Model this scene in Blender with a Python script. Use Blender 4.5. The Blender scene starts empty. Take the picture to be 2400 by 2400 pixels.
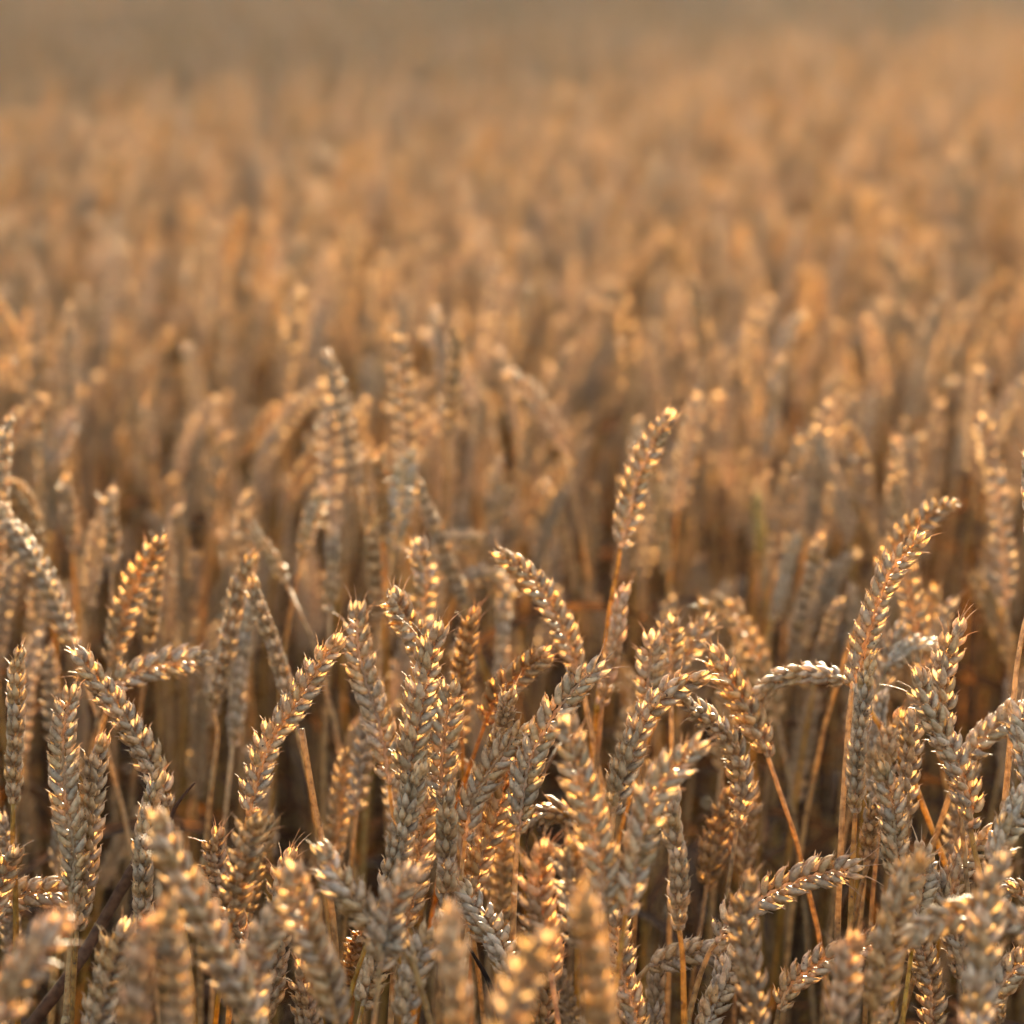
import bpy, math, random
import numpy as np
from mathutils import Vector, Matrix

random.seed(7)
rng = np.random.default_rng(7)
R = math.radians
SC = bpy.context.scene
COL = SC.collection

# ------------------------------------------------------------------ camera
CAM_Z, PITCH, LENS, SENSOR, FOCUS = 1.165, R(9.03), 85.0, 24.0, 1.77
cd = bpy.data.cameras.new('camera')
cam = bpy.data.objects.new('camera', cd)
COL.objects.link(cam)
cam.location = (0, 0, CAM_Z)
cam.rotation_euler = (R(90) - PITCH, 0, 0)
cd.lens, cd.sensor_width, cd.sensor_fit = LENS, SENSOR, 'HORIZONTAL'
cd.clip_start, cd.clip_end = 0.05, 5000
cd.dof.use_dof = True
cd.dof.focus_distance = FOCUS
cd.dof.aperture_fstop = 4.8
SC.camera = cam

# ------------------------------------------------------------------ sky and sun
SUN_EL, SUN_AZ = R(12), R(8)          # azimuth measured from +Y towards +X
w = bpy.data.worlds.new('World')
SC.world = w
w.use_nodes = True
nt = w.node_tree
bg = nt.nodes['Background']
sky = nt.nodes.new('ShaderNodeTexSky')
sky.sky_type = 'NISHITA'
sky.sun_disc = False
sky.sun_elevation = SUN_EL
sky.sun_rotation = SUN_AZ
sky.dust_density = 5.0
sky.ozone_density = 0.5
nt.links.new(sky.outputs[0], bg.inputs[0])
bg.inputs[1].default_value = 0.145
sl = bpy.data.lights.new('sun', 'SUN')
sl.energy = 5.0
sl.angle = R(0.5)
sl.color = (1.0, 0.835, 0.555)
so = bpy.data.objects.new('sun', sl)
COL.objects.link(so)
sdir = Vector((math.sin(SUN_AZ) * math.cos(SUN_EL), math.cos(SUN_AZ) * math.cos(SUN_EL), math.sin(SUN_EL)))
so.rotation_euler = sdir.to_track_quat('Z', 'Y').to_euler()
so.location = (3, 12, 6)

SC.view_settings.view_transform = 'Standard'
SC.view_settings.look = 'None'
SC.view_settings.gamma = 1
SC.view_settings.exposure = 2.82
SC.render.engine = 'CYCLES'
SC.cycles.use_denoising = True
SC.cycles.max_bounces = 5
SC.cycles.diffuse_bounces = 3
SC.cycles.transmission_bounces = 4

# ------------------------------------------------------------------ pixel (of the 2400 photo) + relative depth -> point
FPX = LENS / SENSOR * 2400
FWD = np.array([0, math.cos(PITCH), -math.sin(PITCH)])
UP = np.array([0, math.sin(PITCH), math.cos(PITCH)])
CPOS = np.array([0, 0, CAM_Z])


def at(px, py, d):
    D = d * FOCUS
    return CPOS + D * (FWD + np.array([1, 0, 0]) * ((px - 1200) / FPX) + UP * ((1200 - py) / FPX))


def project(p):
    v = np.asarray(p) - CPOS
    D = v @ FWD
    return 1200 + FPX * v[0] / D, 1200 - FPX * (v @ UP) / D, D / FOCUS


# ------------------------------------------------------------------ materials
def straw_material(name, pale, tan, glow, transl, rough, vein_scale, husk=True):
    m = bpy.data.materials.new(name)
    m.use_nodes = True
    t = m.node_tree
    N, L = t.nodes.new, t.links.new
    out = t.nodes['Material Output']
    p = t.nodes['Principled BSDF']
    tc = N('ShaderNodeTexCoord')
    no = N('ShaderNodeTexNoise'); no.inputs['Scale'].default_value = 260; no.inputs['Detail'].default_value = 3
    L(tc.outputs['Object'], no.inputs['Vector'])
    rp = N('ShaderNodeValToRGB')
    rp.color_ramp.elements[0].position = 0.32; rp.color_ramp.elements[0].color = (*tan, 1)
    rp.color_ramp.elements[1].position = 0.62; rp.color_ramp.elements[1].color = (*pale, 1)
    L(no.outputs['Fac'], rp.inputs[0])
    col = rp.outputs[0]
    oi = N('ShaderNodeObjectInfo')
    hs = N('ShaderNodeHueSaturation')
    mr = N('ShaderNodeMapRange'); mr.inputs[3].default_value = 0.8; mr.inputs[4].default_value = 1.2
    L(oi.outputs['Random'], mr.inputs[0]); L(mr.outputs[0], hs.inputs['Value'])
    mh = N('ShaderNodeMath'); mh.operation = 'MULTIPLY'; mh.inputs[1].default_value = 7.31
    fr = N('ShaderNodeMath'); fr.operation = 'FRACT'
    L(oi.outputs['Random'], mh.inputs[0]); L(mh.outputs[0], fr.inputs[0])
    ms = N('ShaderNodeMapRange'); ms.inputs[3].default_value = 0.8; ms.inputs[4].default_value = 1.15
    L(fr.outputs[0], ms.inputs[0]); L(ms.outputs[0], hs.inputs['Saturation'])
    L(col, hs.inputs['Color'])
    col = hs.outputs[0]
    mt = N('ShaderNodeMix'); mt.data_type = 'RGBA'; mt.blend_type = 'MULTIPLY'; mt.inputs[0].default_value = 1
    L(col, mt.inputs[6]); L(oi.outputs['Color'], mt.inputs[7])
    col = mt.outputs[2]
    if husk:
        at_ = N('ShaderNodeAttribute'); at_.attribute_name = 'husk'
        sp = N('ShaderNodeSeparateColor'); L(at_.outputs['Color'], sp.inputs[0])
        # thin brown margin of each husk, and a husk to husk tone
        m1 = N('ShaderNodeMix'); m1.data_type = 'RGBA'
        me = N('ShaderNodeMath'); me.operation = 'MULTIPLY'; me.inputs[1].default_value = 0.85
        L(sp.outputs[1], me.inputs[0]); L(me.outputs[0], m1.inputs[0])
        L(col, m1.inputs[6]); m1.inputs[7].default_value = (0.10, 0.052, 0.024, 1)
        h2 = N('ShaderNodeHueSaturation')
        m3 = N('ShaderNodeMapRange'); m3.inputs[3].default_value = 0.78; m3.inputs[4].default_value = 1.2
        L(sp.outputs[2], m3.inputs[0]); L(m3.outputs[0], h2.inputs['Value'])
        L(m1.outputs[2], h2.inputs['Color'])
        col = h2.outputs[0]
    # rust and mould specks
    n2 = N('ShaderNodeTexNoise'); n2.inputs['Scale'].default_value = 420; n2.inputs['Detail'].default_value = 1
    ad = N('ShaderNodeVectorMath'); ad.operation = 'ADD'
    L(tc.outputs['Object'], ad.inputs[0]); L(oi.outputs['Location'], ad.inputs[1]); L(ad.outputs[0], n2.inputs['Vector'])
    r2 = N('ShaderNodeValToRGB'); r2.color_ramp.elements[0].position = 0.70; r2.color_ramp.elements[1].position = 0.76
    L(n2.outputs['Fac'], r2.inputs[0])
    m2 = N('ShaderNodeMix'); m2.data_type = 'RGBA'
    L(r2.outputs[0], m2.inputs[0]); L(col, m2.inputs[6]); m2.inputs[7].default_value = (0.09, 0.055, 0.035, 1)
    col = m2.outputs[2]
    L(col, p.inputs['Base Color'])
    p.inputs['Roughness'].default_value = rough
    p.inputs['Specular IOR Level'].default_value = 0.22
    # fine lengthwise veins
    mp = N('ShaderNodeMapping'); mp.inputs['Scale'].default_value = vein_scale
    L(tc.outputs['Object'], mp.inputs['Vector'])
    n3 = N('ShaderNodeTexNoise'); n3.inputs['Scale'].default_value = 1; n3.inputs['Detail'].default_value = 2
    L(mp.outputs[0], n3.inputs['Vector'])
    bp = N('ShaderNodeBump'); bp.inputs['Strength'].default_value = 0.9; bp.inputs['Distance'].default_value = 0.0006
    L(n3.outputs['Fac'], bp.inputs['Height']); L(bp.outputs[0], p.inputs['Normal'])
    tr = N('ShaderNodeBsdfTranslucent')
    mg = N('ShaderNodeMix'); mg.data_type = 'RGBA'; mg.blend_type = 'MULTIPLY'; mg.inputs[0].default_value = 1
    L(col, mg.inputs[6]); mg.inputs[7].default_value = (*glow, 1)
    L(mg.outputs[2], tr.inputs['Color'])
    mx = N('ShaderNodeMixShader'); mx.inputs[0].default_value = transl
    L(p.outputs[0], mx.inputs[1]); L(tr.outputs[0], mx.inputs[2])
    L(mx.outputs[0], out.inputs['Surface'])
    return m


M_EAR = straw_material('ripe_husk', (0.43, 0.315, 0.18), (0.22, 0.132, 0.058), (1.9, 1.5, 0.95), 0.32, 0.5, (1500, 1500, 120))
M_STEM = straw_material('straw_stem', (0.37, 0.225, 0.068), (0.15, 0.078, 0.02), (1.85, 1.62, 0.8), 0.34, 0.35, (1200, 1200, 40), False)
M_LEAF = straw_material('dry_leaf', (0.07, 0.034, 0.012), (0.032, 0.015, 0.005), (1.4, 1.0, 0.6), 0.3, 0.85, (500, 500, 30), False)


def simple_noise_material(name, c1, c2, scale, rough=0.95):
    m = bpy.data.materials.new(name); m.use_nodes = True
    t = m.node_tree; p = t.nodes['Principled BSDF']
    tc = t.nodes.new('ShaderNodeTexCoord'); n = t.nodes.new('ShaderNodeTexNoise')
    n.inputs['Scale'].default_value = scale; n.inputs['Detail'].default_value = 8
    t.links.new(tc.outputs['Object'], n.inputs['Vector'])
    r = t.nodes.new('ShaderNodeValToRGB')
    r.color_ramp.elements[0].position = 0.35; r.color_ramp.elements[0].color = (*c1, 1)
    r.color_ramp.elements[1].position = 0.65; r.color_ramp.elements[1].color = (*c2, 1)
    t.links.new(n.outputs['Fac'], r.inputs[0]); t.links.new(r.outputs[0], p.inputs['Base Color'])
    p.inputs['Roughness'].default_value = rough
    b = t.nodes.new('ShaderNodeBump'); b.inputs['Distance'].default_value = 0.02
    t.links.new(n.outputs['Fac'], b.inputs['Height']); t.links.new(b.outputs[0], p.inputs['Normal'])
    return m


M_SOIL = simple_noise_material('dry_soil', (0.02, 0.011, 0.005), (0.045, 0.025, 0.012), 14)
# M_HILL = simple_noise_material('far_crop', (0.26, 0.18, 0.09), (0.40, 0.28, 0.15), 0.5)


# ------------------------------------------------------------------ mesh tools
class MB:
    def __init__(self):
        self.v, self.f, self.h, self.n, self.mi = [], [], [], 0, []

    def add(self, v, f, h=None, mi=0):
        v = np.asarray(v, float)
        self.v.append(v)
        self.h.append(np.asarray(h, float) if h is not None else np.tile([0.3, 0, 0.5], (len(v), 1)))
        self.f += [tuple(i + self.n for i in q) for q in f]
        self.mi += [mi] * len(f)
        self.n += len(v)

    def merge(self, o, M=None, mi=0):
        for v, h in zip(o.v, o.h):
            pass
        v = np.concatenate(o.v)
        if M is not None:
            v = v @ M[:3, :3].T + M[:3, 3]
        self.add(v, o.f, np.concatenate(o.h), mi)

    def mesh(self, name, mats):
        me = bpy.data.meshes.new(name)
        me.from_pydata(np.concatenate(self.v).tolist(), [], self.f)
        for m in mats:
            me.materials.append(m)
        me.polygons.foreach_set('use_smooth', [True] * len(me.polygons))
        if len(mats) > 1:
            me.polygons.foreach_set('material_index', self.mi)
        a = me.color_attributes.new('husk', 'FLOAT_COLOR', 'POINT')
        h = np.concatenate(self.h)
        a.data.foreach_set('color', np.concatenate([h, np.ones((len(h), 1))], 1).ravel())
        me.update()
        return me


def unit(a):
    a = np.asarray(a, float)
    return a / (np.linalg.norm(a) + 1e-12)


def tube(mb, pts, rad, seg=6, cap=True, h=(0.3, 0, 0.5), mi=0):
    pts = np.asarray(pts, float)
    n = len(pts)
    T = np.gradient(pts, axis=0)
    T /= np.linalg.norm(T, axis=1)[:, None] + 1e-12
    ref = np.array([0.13, 0.97, 0.2])
    V = []
    for i in range(n):
        e1 = unit(np.cross(T[i], ref)); e2 = np.cross(T[i], e1)
        r = rad[i] if hasattr(rad, '__len__') else rad
        for k in range(seg):
            a = 2 * math.pi * k / seg
            V.append(pts[i] + r * (math.cos(a) * e1 + math.sin(a) * e2))
    F = [(i * seg + k, i * seg + (k + 1) % seg, (i + 1) * seg + (k + 1) % seg, (i + 1) * seg + k)
         for i in range(n - 1) for k in range(seg)]
    if cap:
        F.append(tuple(range(seg))[::-1]); F.append(tuple((n - 1) * seg + k for k in range(seg)))
    mb.add(V, F, np.tile(h, (len(V), 1)), mi)


def spline(pts, n):
    """Catmull-Rom through pts, n points evenly spaced by length."""
    P = np.asarray(pts, float)
    if len(P) == 2:
        P = np.array([P[0], (P[0] + P[1]) / 2, P[1]])
    E = np.vstack([2 * P[0] - P[1], P, 2 * P[-1] - P[-2]])
    out = []
    for i in range(1, len(E) - 2):
        for t in np.linspace(0, 1, 16, endpoint=False):
            a, b, c, d = E[i - 1], E[i], E[i + 1], E[i + 2]
            out.append(0.5 * (2 * b + (c - a) * t + (2 * a - 5 * b + 4 * c - d) * t * t + (3 * b - a - 3 * c + d) * t ** 3))
    out.append(P[-1])
    out = np.array(out)
    s = np.concatenate([[0], np.cumsum(np.linalg.norm(np.diff(out, axis=0), axis=1))])
    q = np.linspace(0, s[-1], n)
    return np.stack([np.interp(q, s, out[:, k]) for k in range(3)], 1), s[-1]


# ------------------------------------------------------------------ the spikelet
mm = 0.001


def husk(mb, base, axis, keel, L, W, T, awn, open_=0.0, tone=0.5, seg=8, rings=8):
    """One boat shaped husk (glume or lemma) with a keel, an open inner side and a pointed beak."""
    a = unit(axis)
    n = unit(np.asarray(keel, float) - a * np.dot(a, keel))
    s = np.cross(a, n)
    V, H = [], []
    for i in range(rings + 1):
        u = i / rings
        x = min(1.0, 0.10 + 0.90 * u ** 0.92)
        prof = max(0.02, math.sin(math.pi * x ** 0.82)) ** 0.72
        if u > 0.82:
            prof *= 1 - 0.6 * (u - 0.82) / 0.18
        wv, tv = W / 2 * prof, T / 2 * prof
        c = np.asarray(base) + a * L * u + n * (L * 0.10 * math.sin(math.pi * u) - L * 0.05 * u * u + open_ * L * u * u)
        wrap = math.pi * (0.90 - 0.42 * u * u)
        for k in range(seg + 1):
            v = -wrap + 2 * wrap * k / seg
            ridge = 1 + 0.22 * math.exp(-(v / 0.4) ** 2)
            V.append(c + s * wv * math.sin(v) + n * tv * math.cos(v) * ridge)
            e = abs(2 * k / seg - 1)
            H.append((u, max(0.0, (e - 0.72) / 0.28) * 0.8 + max(0, (u - 0.9) * 4), tone))
    F = [(i * (seg + 1) + k, i * (seg + 1) + k + 1, (i + 1) * (seg + 1) + k + 1, (i + 1) * (seg + 1) + k)
         for i in range(rings) for k in range(seg)]
    mb.add(V, F, H)
    tip = np.asarray(base) + a * L + n * (-L * 0.05 + open_ * L)
    if awn > 0:
        pts = [tip - a * 0.8 * mm + a * awn * t + n * awn * (0.10 * t + 0.20 * t * t) for t in np.linspace(0, 1, 5)]
        tube(mb, pts, [0.46 * mm, 0.36 * mm, 0.28 * mm, 0.2 * mm, 0.07 * mm], 4, False, (0.9, 0.1, tone))


def spikelet(seed, kind='side'):
    r = random.Random(seed)
    mb = MB()
    j = lambda x: r.uniform(-x, x)
    awn_s = {'side': 1.0, 'top': 2.3, 'long': 4.2}[kind]
    for sg in (-1, 1):
        # glume
        husk(mb, (0.6 * mm + j(.2 * mm), sg * 1.3 * mm, 0.2 * mm), (0.20 + j(.08), sg * (0.33 + j(.10)), 1), (0.62, sg * 0.8, 0),
             (8.4 + j(1.1)) * mm, 5.0 * mm, 3.2 * mm, r.uniform(1.6, 3.4) * mm, .03 + j(.05), r.random())
        # outer floret
        husk(mb, (0.9 * mm, sg * 1.5 * mm, (1.8 + j(.3)) * mm), (0.15 + j(.10), sg * (0.29 + j(.12)), 1), (0.55, sg * 0.85, 0),
             (10.6 + j(1.4)) * mm, 4.3 * mm, 3.8 * mm, awn_s * r.uniform(1.6, 4.2) * mm, .02 + j(.07), r.random())
    # middle florets
    husk(mb, (1.0 * mm, j(.6) * mm, 3.2 * mm), (0.16 + j(.08), j(.12), 1), (1, j(.25), 0), (9.6 + j(1.2)) * mm, 4.2 * mm, 4.0 * mm,
         awn_s * r.uniform(0.8, 3.2) * mm, j(.04), r.random())
    husk(mb, (0.1 * mm, j(.8) * mm, 3.8 * mm), (-0.10 + j(.06), j(.2), 1), (-1, j(.3), 0), (8.6 + j(1.0)) * mm, 3.9 * mm, 3.6 * mm,
         awn_s * r.uniform(0, 1.8) * mm, 0, r.random())
    return mb


SPK_MB = [spikelet(100 + i) for i in range(14)]
TOP_MB = [spikelet(300 + i, 'top') for i in range(6)]
LONG_MB = [spikelet(400 + i, 'long') for i in range(4)]
SPK = [m.mesh('spikelet', [M_EAR]) for m in SPK_MB]
TOP = [m.mesh('spikelet', [M_EAR]) for m in TOP_MB]
LONG = [m.mesh('spikelet', [M_EAR]) for m in LONG_MB]


def spikelet_frames(curve, length, roll, rnd, view=(0, 1, 0), gap=3.85, big=1.0):
    """curve runs base -> tip. yields (4x4, kind) for each spikelet."""
    n = max(7, int(round(length / (gap * big * mm))))
    S = np.linspace(0, 1, len(curve))
    T = np.gradient(curve, axis=0)
    T /= np.linalg.norm(T, axis=1)[:, None]
    out = []
    wobble = rnd.uniform(-0.35, 0.35)
    for i in range(n + 1):
        u = i / n * 0.965
        p = np.array([np.interp(u, S, curve[:, k]) for k in range(3)])
        t = unit([np.interp(u, S, T[:, k]) for k in range(3)])
        e1 = unit(np.cross(t, view)); e2 = np.cross(t, e1)
        ph = roll + wobble * (u - 0.5) + rnd.uniform(-.07, .07)
        r = math.cos(ph) * e1 + math.sin(ph) * e2
        sg = 1 if i % 2 else -1
        size = 1.0 - 0.30 * max(0, 1 - u / 0.14) - 0.25 * max(0, (u - 0.78) / 0.22)
        size *= 0.88 * big * rnd.uniform(0.92, 1.09)
        th = R(28) * (1 - 0.45 * max(0, (u - 0.7) / 0.3)) + R(rnd.uniform(-7, 9))
        if i == n:
            r = -math.sin(ph) * e1 + math.cos(ph) * e2; th = R(3); sg = 1; size = 0.86
        Z = t * math.cos(th) + sg * r * math.sin(th)
        X = unit(sg * r * math.cos(th) - t * math.sin(th))
        Y = np.cross(Z, X)
        M = np.eye(4)
        M[:3, 0], M[:3, 1], M[:3, 2] = X * size, Y * size, Z * size
        M[:3, 3] = p + sg * r * 0.7 * mm
        out.append((M, 'top' if i >= n - 2 else 'side'))
    return out


def stem_path(base, down, foot):
    P0, P3 = np.asarray(base), np.asarray(foot)
    k = 0.16
    P1 = P0 + unit(down) * k
    P2 = P3 + np.array([0, 0, 0.45 * max(0.2, P0[2])])
    return [(1 - t) ** 3 * P0 + 3 * (1 - t) ** 2 * t * P1 + 3 * (1 - t) * t * t * P2 + t ** 3 * P3 for t in np.linspace(0, 1, 12)]


def leaf_mesh(mb, p0, az, length, width, rise, droop, twist, mi=0):
    n = 12
    d = np.array([math.cos(az), math.sin(az), 0]); s = np.array([-math.sin(az), math.cos(az), 0])
    V, F = [], []
    p = np.array(p0, float); ang = rise
    for i in range(n + 1):
        u = i / n
        wv = width / 2 * (0.35 + 0.65 * math.sin(math.pi * min(1, u * 0.9 + 0.1)) ** 0.6) * (1 - u ** 4)
        tw = twist * u
        nrm = -d * math.sin(ang) + np.array([0, 0, 1]) * math.cos(ang)
        sd = s * math.cos(tw) + nrm * math.sin(tw)
        nn = -s * math.sin(tw) + nrm * math.cos(tw)
        for k in (-1, -0.5, 0, 0.5, 1):
            V.append(p + sd * wv * k + nn * wv * 0.45 * k * k)
        p = p + (d * math.cos(ang) + np.array([0, 0, 1]) * math.sin(ang)) * length / n
        ang -= droop / n * (0.4 + 1.2 * u)
    for i in range(n):
        for k in range(4):
            F.append((i * 5 + k, i * 5 + k + 1, i * 5 + 6 + k, i * 5 + 5 + k))
    mb.add(V, F, None, mi)


def stem_mb(path, rnd, r_top=1.15 * mm, r_bot=1.9 * mm):
    mb = MB()
    n = len(path)
    rad = [r_top + (r_bot - r_top) * min(1, i / n * 1.4) for i in range(n)]
    tube(mb, path, rad, 7)
    # one or two nodes (swollen joints)
    P = np.asarray(path)
    for u in (0.55, 0.82):
        i = int(u * (n - 1)); a, b = P[i], P[min(i + 1, n - 1)]
        d = unit(b - a)
        tube(mb, [a + d * x * mm for x in (-3.2, -1.5, 0, 1.5, 3.2)], [1.7 * mm, 2.25 * mm, 2.5 * mm, 2.25 * mm, 1.7 * mm], 7)
    return mb


# ------------------------------------------------------------------ objects
def link(name, me, parent=None):
    o = bpy.data.objects.new(name, me)
    COL.objects.link(o)
    if parent is not None:
        o.parent = parent
    return o


def thing(name, label, cat, loc, group=None):
    o = link(name, None)
    o.location = loc
    o.empty_display_size = 0.02
    o['label'], o['category'] = label, cat
    if group:
        o['group'] = group
    return o


GROUP = 'ripe wheat stalks of the field'
HEROES = []          # (pixel polyline of the ear, depth) for keeping the filler out of their way


def build_stalk(label, d, roll, ear, stem=(), long_awn=False, tint=(1, 1, 1), lean=None, droop_depth=None):
    """ear: pixel points tip -> base; stem: pixel points below the base."""
    rnd = random.Random(label)
    np_ = len(ear)
    lean = rnd.uniform(-0.035, 0.035) if lean is None else lean
    pts = []
    for i, (x, y) in enumerate(ear):
        u = 1 - i / (np_ - 1)
        pts.append(at(x, y, d + lean * u * 0.6))
    curve, length = spline(pts[::-1], 40)
    t0 = unit(curve[0] - curve[2])
    sp = [at(x, y, d) for x, y in stem]
    last = sp[-1] if sp else curve[0]
    down = unit(sp[-1] - (sp[-2] if len(sp) > 1 else curve[0])) if sp else t0
    foot = np.array([last[0] + down[0] * 0.12 + rnd.uniform(-.02, .02), last[1] + down[1] * 0.1 + rnd.uniform(-.03, .05), 0])
    path = stem_path(last, down, foot)
    if sp:
        up, _ = spline([curve[0]] + sp, 4 * len(sp) + 3)
        path = list(up[:-1]) + path
    root = thing('wheat_stalk', label, 'wheat', foot, GROUP)
    rel = lambda P: [np.asarray(p) - foot for p in P]
    st = link('stem', stem_mb(rel(path), rnd).mesh('stem', [M_STEM]), root)
    C = curve - foot
    mb = MB()
    zig = np.array([np.cross(unit(C[min(i + 1, 39)] - C[max(i - 1, 0)]), (0, 1, 0)) * (0.4 * mm if i % 2 else -0.4 * mm) for i in range(40)])
    tube(mb, C + zig, [1.25 * mm - 0.6 * mm * i / 39 for i in range(40)], 6)
    ear_o = link('ear', mb.mesh('ear', [M_EAR]), root)
    view = unit(at(*ear[0], d) - CPOS)
    for M, kind in spikelet_frames(C, length, roll, rnd, view, 3.85 * rnd.uniform(0.94, 1.12), (1.1 if d < 0.86 else 1.05 if d < 0.95 else 1.0) * rnd.uniform(0.87, 1.02)):
        pool = SPK if kind == 'side' else (LONG if long_awn else TOP)
        s = link('spikelet', rnd.choice(pool), ear_o)
        s.matrix_basis = Matrix(M.tolist())
        s.color = (*tint, 1)
    st.color = ear_o.color = (*tint, 1)
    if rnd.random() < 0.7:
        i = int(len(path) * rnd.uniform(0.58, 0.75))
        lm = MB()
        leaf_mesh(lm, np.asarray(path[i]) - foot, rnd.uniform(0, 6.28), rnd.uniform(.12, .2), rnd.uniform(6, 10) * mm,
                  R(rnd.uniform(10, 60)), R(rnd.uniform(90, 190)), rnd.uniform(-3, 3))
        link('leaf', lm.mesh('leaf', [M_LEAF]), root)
    HEROES.append((np.array(ear, float), d))
    return root


A, B_ = R(0), R(90)      # A: both rows in profile (alternating kernels), B_: one row face on (herringbone)
exec_rows = []


def H(label, d, roll, ear, stem=(), **k):
    exec_rows.append((label, d, roll, ear, stem, k))


# label, relative depth, roll, ear pixels tip -> base, stem pixels
GREY, WARM, RUST, PINK = (1.04, 1.06, 1.10), (1.05, 0.97, 0.82), (0.84, 0.70, 0.52), (1.06, 0.97, 0.92)
H('upright sharp ear at the far left edge on a thin straight stem', 1.02, B_, [(39, 1546), (37, 1680), (31, 1884)], [(30, 1990), (36, 2075), (38, 2260)], lean=0)
H('sharp upright ear of plump round kernels, left one of a touching pair', 0.99, A, [(165, 1630), (149, 1711), (152, 1866), (174, 2000), (166, 2090)], [(166, 2180), (157, 2330), (153, 2420)], lean=0)
H('sharp upright ear close against the plump kernelled ear on its left', 1.0, R(65), [(229, 1748), (214, 1866), (205, 1993), (180, 2180)], [(174, 2273), (165, 2420)], lean=0)
H('long ear slanting down from the upper left behind the herringbone ears', 1.04, R(35), [(186, 1546), (233, 1602), (280, 1664), (326, 1742), (373, 1835), (390, 1890)], [(405, 1990)])
H('herringbone ear standing under the foot of the long slanting ear', 0.99, B_, [(362, 1836), (351, 1897), (335, 1993), (335, 2086), (329, 2190)], [(327, 2260)], lean=0)
H('pale ear nodding almost level to the right near the left edge', 1.09, R(20), [(463, 1543), (373, 1558), (310, 1580), (267, 1605)], [(250, 1660)], tint=GREY)
H('soft ear leaning to the left with a pale upper flank, upper left', 1.18, R(60), [(4, 1206), (62, 1285), (115, 1375), (174, 1521)], (), tint=GREY, lean=0)
H('brown upright ear edged with bright beads above an orange stem', 1.14, B_, [(582, 1314), (555, 1397), (532, 1521), (497, 1660)], [(510, 1720), (496, 1835)])
H('dim ear whose right edge glows as a long string of beads', 1.2, B_, [(577, 1425), (566, 1560), (545, 1745)])
H('soft orange hearted ear leaning right among the left middle ears', 1.15, R(30), [(368, 1273), (323, 1355), (290, 1438), (257, 1562)], (), tint=WARM)
H('blurred ear beside the orange hearted ear, lit along one edge', 1.22, B_, [(372, 1285), (362, 1400), (346, 1520)])
H('soft ear leaning left with lit right edge above the big tilted ear', 1.12, B_, [(592, 1384), (621, 1459), (650, 1542), (684, 1660)])
H('big sharp ear tilted to the right with one long awn at its tip', 1.0, R(28), [(778, 1509), (734, 1577), (681, 1664), (637, 1726), (609, 1804), (580, 1915)], [(570, 2000)], long_awn=True, lean=0)
H('soft short ear right below the foot of the big tilted ear', 0.94, R(50), [(592, 1932), (572, 2010), (556, 2080), (540, 2160)])
H('sharp ear lying level at the left edge with awns pointing right', 1.02, R(10), [(158, 2086), (93, 2090), (40, 2102), (-50, 2135)], [(-90, 2190)])
H('ear cut by the left edge with only a single awned tip showing', 1.0, R(45), [(22, 2005), (2, 2060), (-40, 2190)])
H('blurred ear in the bottom left corner leaning to the right', 0.79, R(50), [(133, 2173), (93, 2226), (47, 2288), (-20, 2420)], (), tint=PINK)
H('large blurred pale ear running down to the right, lower left', 0.84, R(50), [(364, 1930), (419, 2040), (466, 2133), (512, 2226), (559, 2319), (600, 2420)], (), tint=GREY)
H('blurred cream ear rising from the bottom edge, lower left', 0.79, R(70), [(335, 2186), (325, 2290), (312, 2420), (308, 2640)], (), tint=PINK)
H('blurred golden ear between the cream ear and the pale one, bottom left', 0.8, R(70), [(388, 2130), (404, 2242), (417, 2397), (420, 2600)])
H('half sharp ear with pale awns at the bottom, left of the cream blur', 0.93, R(40), [(282, 2190), (264, 2257), (242, 2335), (215, 2440)])
H('small sharp ear with two horn like awns at its tip', 1.0, R(60), [(500, 1966), (503, 2024), (512, 2077), (545, 2150), (575, 2230)], (), long_awn=True, tint=PINK)
H('dark sharp ear going down behind a blurred pair, lower left', 1.0, R(75), [(666, 2015), (652, 2090), (655, 2190), (642, 2300), (612, 2420)], (), long_awn=True)
H('blurred ear slanting down to the right from behind a dark ear', 0.87, R(20), [(684, 2045), (706, 2133), (730, 2211), (761, 2288), (790, 2400)], (), tint=GREY)
H('blurred ear crossing the dark ear and leaning to the right', 0.87, R(35), [(675, 2120), (631, 2180), (609, 2226), (593, 2335), (580, 2440)])
H('blurred bluish ear slanting from the bare straw down to the right', 0.9, R(30), [(761, 2015), (811, 2086), (864, 2149), (911, 2195), (962, 2240)], [(985, 2310)], tint=GREY)
H('blurred ear leaning right over the crossing of the slanted bluish one', 0.9, R(30), [(953, 2055), (925, 2100), (905, 2160), (890, 2270)], (), tint=GREY)
H('tall sharp slightly bent ear at the centre with one bent awn', 1.0, R(40), [(1018, 1488), (1004, 1555), (988, 1633), (973, 1711), (958, 1788), (952, 1850)], [(948, 1900)], long_awn=True, lean=0)
H('sharp ear carrying straight on below the tall bent centre ear', 0.98, R(65), [(974, 1818), (957, 1897), (942, 1959), (925, 2030), (899, 2095)], (), lean=0)
H('sharp ear half hidden behind the lower centre ear', 1.03, R(20), [(1000, 1880), (985, 1962), (973, 2055), (950, 2170)], [(948, 2260)])
H('sharp ear of plump kernels right of the tall bent centre ear', 1.01, A, [(1055, 1622), (1047, 1680), (1038, 1757), (1035, 1835), (1048, 1890)])
H('broad sharp herringbone ear hanging from no bend, below the centre', 0.99, B_, [(1044, 1872), (1047, 1931), (1047, 2024), (1047, 2086), (1048, 2150)], [(1050, 2240)], lean=0)
H('long sharp ear bowing to the right with two thin awns', 1.0, R(8), [(1393, 1572), (1349, 1611), (1306, 1664), (1268, 1726), (1240, 1788), (1225, 1866), (1214, 1950)], [(1209, 2024), (1203, 2150)], long_awn=True, lean=0)
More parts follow.
